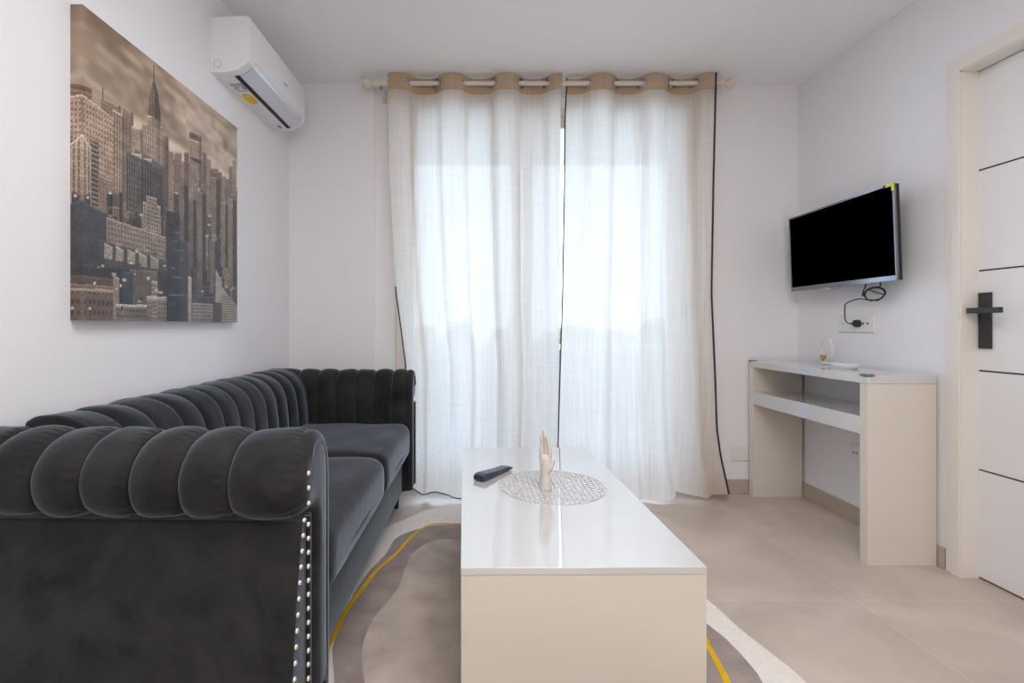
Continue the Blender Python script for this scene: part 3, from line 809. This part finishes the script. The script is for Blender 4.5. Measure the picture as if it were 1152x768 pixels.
MB().tube([(u, .043, under(u) - .002) for u in np.linspace(.108, .171, 8)] + [(.1724, .05, 2.168), (.1724, LA - .05, 2.168)], .0007, 6).build('seam', 'grey', ac)
stk = MB(); stk.prism([(.027 * math.cos(2 * PI * k / 20), .055 * math.sin(2 * PI * k / 20)) for k in range(20)], lambda a, b, h: (a + .052, b + .25, h), 2.1045, 2.1075)
stk.build('sticker', 'yellow', ac)
for k, (u0, u1, y0, y1) in enumerate([(.03, .085, .10, .106), (.03, .085, .115, .119), (.035, .06, .128, .134), (.07, .085, .128, .15), (.03, .05, .145, .151), (.035, .08, .165, .169), (.05, .065, .56, .60)]):
    MB().box(u0, u1, y0, y1, 2.1047, 2.1070).build('printed_mark', 'grey', ac)
MB().box(.172, .1728, .36, .40, 2.232, 2.240).build('badge', 'grey', ac)
MB().tube([(.03 + .016 * math.cos(2 * PI * k / 24), -.0004, 2.143 + .016 * math.sin(2 * PI * k / 24)) for k in range(24)], .0009, 6, True).build('pipe_cap', 'grey', ac)

# ------------------------------------------------------------------ city canvas print
NX, NY = 320, 320
def px2uv(x, y):
    d = 634.4 / (544.8 - x); u = (d - 1.404) / .88; z = CH + (VY - y) * d / F
    return u, (z - 1.035) / .897
img = np.zeros((NY, NX, 3)); UU, VV = np.meshgrid((np.arange(NX) + .5) / NX, (np.arange(NY) + .5) / NY)
nrng = np.random.default_rng(5)
def vnoise(sx, sy, seed):
    g = np.random.default_rng(seed).random((sy + 2, sx + 2)); x = UU * sx; y = VV * sy; xi = x.astype(int); yi = y.astype(int); fx = x - xi; fy = y - yi
    fx = fx * fx * (3 - 2 * fx); fy = fy * fy * (3 - 2 * fy)
    return (g[yi, xi] * (1 - fx) + g[yi, xi + 1] * fx) * (1 - fy) + (g[yi + 1, xi] * (1 - fx) + g[yi + 1, xi + 1] * fx) * fy
def mixc(a, b, t): return a[None, None] * (1 - t[..., None]) + b[None, None] * t[..., None]
A_ = np.array
sky = mixc(A_([.80, .72, .63]), A_([.60, .50, .42]), np.clip((VV - .55) / .45, 0, 1))
# cloud streaks running gently down to the right
sk_ = UU * .55 + VV
def streak(sx, sy, seed):
    g = np.random.default_rng(seed).random((sy + 2, sx + 2)); x = UU * sx; y = np.clip((VV + .06 * UU) / 1.07, 0, .999) * sy; xi = x.astype(int); yi = y.astype(int); fx = x - xi; fy = y - yi
    fx = fx * fx * (3 - 2 * fx); fy = fy * fy * (3 - 2 * fy)
    return (g[yi, xi] * (1 - fx) + g[yi, xi + 1] * fx) * (1 - fy) + (g[yi + 1, xi] * (1 - fx) + g[yi + 1, xi + 1] * fx) * fy
cl = .6 * streak(3, 16, 1) + .4 * streak(9, 40, 2)
sky = sky + (np.clip((cl - .50) * 2.6, -.35, .5))[..., None] * A_([.24, .24, .24])
img[:] = sky
# haze/city base
base = A_([.30, .275, .27])
def col_row(x, y):
    u, v = px2uv(x, y); return u * NX, v * NY
def bld(x0, x1, y0, y1, yb, c, win=None, wc=None, kx=4, ky=4, side=0, sc=.7):
    c0, r0 = col_row(x0, y0); c1, r1 = col_row(x1, y1); _, rb = col_row((x0 + x1) / 2, yb)
    a, b = max(0, int(round(c0))), min(NX, int(round(c1)))
    rb = max(0, int(rb))
    for cc in range(a, b):
        t = (cc - c0) / max(1, c1 - c0); top = min(NY, int(r0 + (r1 - r0) * t))
        if top <= rb: continue
        colr = A_(c, dtype=float)
        if side and t > 1 - side: colr = colr * sc
        seg = np.tile(colr, (top - rb, 1)); rows = np.arange(rb, top)
        if win == 'grid':
            if (cc - a) % kx >= kx // 2: seg[(rows % ky) >= ky // 2 + (ky % 2)] = A_(wc) * (sc if side and t > 1 - side else 1)
        elif win == 'vert':
            if (cc - a) % kx >= (kx + 1) // 2: seg[:] = A_(wc); seg[(rows % 7) == 0] = colr
        elif win == 'horz':
            seg[(rows % ky) >= (ky + 1) // 2] = A_(wc)
        seg[-2:] = np.minimum(1, colr * 1.22)
        fade = np.clip((rows - rb) / 90., 0, 1)
        seg = seg * (.82 + .18 * fade)[:, None]
        seg += nrng.normal(0, .018, (top - rb, 1))
        img[rb:top, cc] = seg
T1 = (.66, .57, .50); T2 = (.56, .47, .41); T3 = (.47, .39, .35); D1 = (.27, .25, .26); D2 = (.36, .32, .31); W1 = (.43, .35, .31); BL = (.25, .26, .30)
# everything below the skyline starts as dark street haze
for x in range(93, 267):
    bld(x, x + 1.4, 214, 214, 362, (.30, .275, .28))
# distant skyline
for x0, x1, y, c in [(186, 197, 176, T2), (190, 196, 168, T1), (197, 205, 170, T2), (205, 214, 180, T1), (208, 213, 170, T3), (226, 238, 176, T1), (228, 233, 170, T3), (236, 246, 188, T2), (246, 254, 196, T1), (254, 262, 200, T2), (258, 266, 186, T2), (262, 266, 178, T1), (240, 250, 192, T3)]:
    bld(x0, x1, y, y + 1, 240, c, 'grid', W1, 3, 4)
bld(213.5, 227.5, 147, 153, 215, (.42, .35, .31)); bld(213.5, 227.5, 155, 160, 232, T1, 'vert', W1, 3, 3, .25)
bld(213.5, 227.5, 176, 179, 181.5, (.35, .29, .26))
# spired tower
bld(160, 167, 137, 139, 230, T1, 'vert', W1, 3, 3); bld(181, 190, 149, 153, 230, T2, 'vert', W1, 3, 3, .4)
bld(177, 184, 140, 142, 230, T1, 'vert', W1, 3, 3)
bld(165.5, 181.5, 129, 131, 235, (.70, .61, .53), 'vert', (.45, .37, .33), 4, 3, .35, .78)
for k in range(14):
    t = k / 13; hwid = 7.2 * (1 - t) ** .62 + .6
    bld(173.6 - hwid, 173.6 + hwid, 128 - 40 * t, 128 - 40 * t, 132, tuple(np.array((.62, .53, .46)) * (1 if k % 2 else .74)), None, None, 3, 3, .4, .7)
bld(172.9, 174.2, 72, 72, 100, (.42, .35, .31))
# left group
bld(138, 151, 117, 128, 250, T2, 'vert', W1, 4, 3, .3); bld(149, 161, 141, 145, 250, T1, 'vert', W1, 3, 3, .3)
bld(114, 137, 108, 119, 250, T2, 'horz', T3, 3, 4, .2); bld(116, 117.2, 97, 97, 112, T3)
bld(127, 141, 122, 130, 262, T1, 'vert', W1, 4, 3, .25)
bld(80, 104, 89, 99, 112, (.45, .33, .28)); bld(80, 104, 96, 105, 110, (.55, .42, .35))
bld(92, 129, 104, 133, 258, (.69, .58, .50), 'grid', (.47, .38, .33), 4, 6, .0)
bld(92, 95, 108, 109, 270, (.55, .46, .40))
bld(102, 112, 156, 160, 258, (.30, .26, .26), 'horz', (.55, .50, .46), 3, 5)
bld(93, 103, 150, 165, 250, (.72, .62, .54), 'vert', (.45, .36, .32), 5, 3)
bld(112, 128, 196, 202, 262, T2, 'grid', W1, 4, 4)
# dark glass towers
bld(152, 187, 166, 186, 240, (.40, .35, .33)); 
bld(143, 160, 171, 175, 250, D1, 'vert', (.45, .42, .41), 4, 3); bld(160, 172, 177, 179, 246, (.24, .235, .25), 'vert', (.40, .38, .38), 5, 3); bld(172, 184, 188, 190, 246, D1, 'vert', (.38, .35, .34), 5, 3)
bld(143, 160, 171, 172.5, 174, (.75, .70, .64)); bld(161, 171, 177, 178, 180, (.72, .67, .62))
# mid blocks, random, denser toward the street
rg = random.Random(21)
for k in range(120):
    yb = 232 + k * 1.0; x = rg.uniform(93, 262); w_ = rg.uniform(4, 12); hgt = rg.uniform(8, 34) * (1.0 if x > 186 else .7)
    if 188 < x < 205 and yb > 240: continue
    c = rg.choice([T2, T3, D2, D2, D1, (.52, .46, .42), (.40, .35, .33), BL])
    bld(x, x + w_, yb - hgt, yb - hgt + rg.uniform(-1, 3), yb + 12, c, rg.choice(['grid', 'vert', 'grid', None]), tuple(np.array(c) * rg.choice([.65, .7, 1.25])), rg.choice([3, 4, 5]), rg.choice([4, 5, 6]), rg.choice([0, .3, .5]), .6)
    if rg.random() < .35: bld(x + 1, x + w_ * .6, yb - hgt + .5, yb - hgt + 1, yb - hgt + 3, (.74, .70, .66))
for x0, x1, y, yb in [(202, 212, 205, 300), (213, 221, 222, 300), (223, 232, 214, 320), (238, 248, 198, 262), (249, 257, 226, 300), (257, 266, 222, 320), (236, 246, 268, 330)]:
    bld(x0, x1, y, y + 3, yb, rg.choice([T3, T2, (.44, .38, .35)]), 'grid', W1, 3, 4, .45, .55)
# stepped pale block and long market hall
bld(161, 181, 226, 231, 262, (.66, .60, .55), 'grid', (.33, .29, .28), 4, 5); bld(165, 177, 219, 222, 262, (.64, .57, .52), 'grid', (.33, .29, .28), 4, 5)
bld(93, 130, 225, 245, 300, (.27, .265, .29))
bld(120, 187, 243, 266, 296, (.60, .53, .48), 'grid', (.44, .38, .35), 5, 6)
bld(112, 187, 268, 292, 312, (.30, .29, .30))
for k in range(5): bld(118 + 13 * k, 127 + 13 * k, 272 + 3.6 * k, 277 + 3.6 * k, 290 + 3 * k, (.66, .62, .58), 'vert', (.55, .51, .48), 3, 3)
bld(93, 188, 296, 304, 345, (.22, .225, .25)); bld(147, 178, 302, 304, 346, (.40, .36, .34), None); bld(140, 150, 304, 306, 350, (.24, .26, .31))
bld(93, 133, 318, 321, 361, (.47, .38, .34), 'grid', (.31, .27, .27), 6, 11); bld(93, 130, 309, 313, 318, (.38, .31, .29)); bld(93, 134, 323, 325, 327.5, (.62, .54, .48))
bld(128, 135, 308, 312, 361, (.60, .53, .49)); 
bld(131, 166, 343, 344, 361, (.50, .45, .42), 'grid', (.33, .31, .32), 5, 7); bld(131, 166, 341, 342, 344, (.74, .70, .66))
bld(166, 188, 334, 335, 361, (.56, .50, .46), 'grid', (.38, .34, .33), 5, 6); bld(171, 178, 315, 316, 361, (.62, .56, .51), 'grid', (.34, .3, .29), 3, 5); bld(166, 188, 332, 333, 336, (.72, .66, .60))
for k in range(26):
    x = rg.uniform(100, 186); y = rg.uniform(270, 345); bld(x, x + rg.uniform(1, 5), y, y, y + rg.uniform(1, 4), rg.choice([(.78, .73, .67), (.70, .65, .60), (.2, .2, .22)]))
# avenue
bld(188, 203, 236, 238, 362, (.19, .19, .22)); bld(203, 212, 268, 272, 362, (.24, .235, .26))
for k in range(10): bld(190 + rg.uniform(0, 14), 196 + rg.uniform(0, 12), 250 + 10 * k, 250 + 10 * k, 252 + 10 * k, (.34, .34, .37))
bld(210, 241, 330, 333, 361, (.30, .28, .29)); bld(212, 216, 310, 311, 361, (.70, .63, .57)); bld(217, 240, 340, 341, 361, (.58, .53, .50), 'grid', (.3, .28, .28), 4, 5)
bld(243, 250, 302, 318, 340, (.72, .67, .62), 'vert', (.55, .5, .46), 3, 3); bld(250, 268, 322, 345, 362, (.50, .45, .42), 'horz', (.68, .62, .57), 3, 4)
img = img * (1 + .10 * nrng.normal(0, 1, (NY, NX, 1)) * (np.abs(img - sky).sum(2, keepdims=True) > 1e-6)) * (.86 + .28 * vnoise(26, 34, 9))[..., None] ** .8
img = np.clip((img * .95 + .055) , .02, 1); gm = img.mean(2, keepdims=True); img = gm + (img - gm) * .85
lin_img = np.where(img <= .04045, img / 12.92, ((img + .055) / 1.055) ** 2.4)
CW, CHh, CT = .88, .897, .035
cv = thing('canvas_picture', 'large sepia canvas print of a city skyline with a spired tower on the left wall', 'picture', (wx(1.404), 1.404, 1.035), -TH)
side_n = 12
cols = [('s', i) for i in range(side_n + 1)] + [('f', i) for i in range(1, NX + 1)] + [('e', i) for i in range(1, side_n + 1)]
v = []; colr = []
for j in range(NY + 1):
    jj = min(NY - 1, j)
    for kind, i in cols:
        if kind == 's': p = (CT * i / side_n, 0, CHh * j / NY); c = lin_img[jj, side_n - i]
        elif kind == 'f': p = (CT, CW * i / NX, CHh * j / NY); c = lin_img[jj, min(NX - 1, i)]
        else: p = (CT - CT * i / side_n, CW, CHh * j / NY); c = lin_img[jj, NX - 1 - i]
        v.append(p); colr.append((*c, 1))
W_ = len(cols); fc = []
for j in range(NY):
    for i in range(W_ - 1): a = j * W_ + i; fc.append((a, a + 1, a + W_ + 1, a + W_))
mb = MB().add(v, fc); mb_o = mb.build('printed_canvas', 'print', cv, fix=False)
at = mb_o.data.color_attributes.new('print', 'FLOAT_COLOR', 'POINT'); at.data.foreach_set('color', np.array(colr, dtype=np.float32).ravel())
MB().box(.001, CT - .001, .001, CW - .001, .0005, CHh - .0005).build('stretcher_frame', 'outw', cv)

# ------------------------------------------------------------------ light
def area(name, loc, rot, sx, sy, power, color):
    l = bpy.data.lights.new(name, 'AREA'); l.shape = 'RECTANGLE'; l.size = sx; l.size_y = sy; l.energy = power; l.color = color
    o = bpy.data.objects.new(name, l); COL.objects.link(o); o.location = loc; o.rotation_euler = rot; return o
area('ceiling_fill', (.35, .55, CZ - .03), (0, 0, 0), 1.3, 1.3, 34, (1, 1, 1))  # added neutral fill under the ceiling, out of view, no known fixture
area('rear_fill_light', (.4, YB + .05, 1.4), (math.radians(90), 0, 0), 2.4, 1.8, 19, (1, .88, .76))  # added warm fill behind the camera; the rear wall has no window
pt = area('window_portal', (.47, 3.27, OZ / 2), (math.radians(-90), 0, 0), OX1 - OX0, OZ, 1, (1, 1, 1)); pt.data.cycles.is_portal = True
sun = bpy.data.lights.new('sun', 'SUN'); sun.energy = 2; sun.angle = math.radians(3); sun.color = (1, .96, .9)
so_ = bpy.data.objects.new('sun', sun); COL.objects.link(so_); so_.rotation_euler = (math.radians(38), math.radians(15), 0)
wd = bpy.data.worlds.new('sky'); SC.world = wd; wd.use_nodes = True
bg = wd.node_tree.nodes['Background']; bg.inputs['Color'].default_value = (.66, .82, 1.0, 1); bg.inputs['Strength'].default_value = 7.6

cam = bpy.data.cameras.new('camera'); co = bpy.data.objects.new('camera', cam); COL.objects.link(co)
co.location = (0, 0, CH); co.rotation_euler = (math.radians(90), 0, 0)
cam.sensor_width = 36; cam.lens = F / 1152 * 36; cam.shift_x = (576 - VX) / 1152; cam.shift_y = -(384 - VY) / 1152
cam.clip_start = .05
SC.camera = co
SC.view_settings.view_transform = 'Standard'; SC.view_settings.look = 'None'; SC.view_settings.gamma = 1
SC.view_settings.use_curve_mapping = False; SC.view_settings.exposure = 0.13
SC.cycles.max_bounces = 12; SC.cycles.diffuse_bounces = 6; SC.cycles.transparent_max_bounces = 12; SC.cycles.sample_clamp_indirect = 6
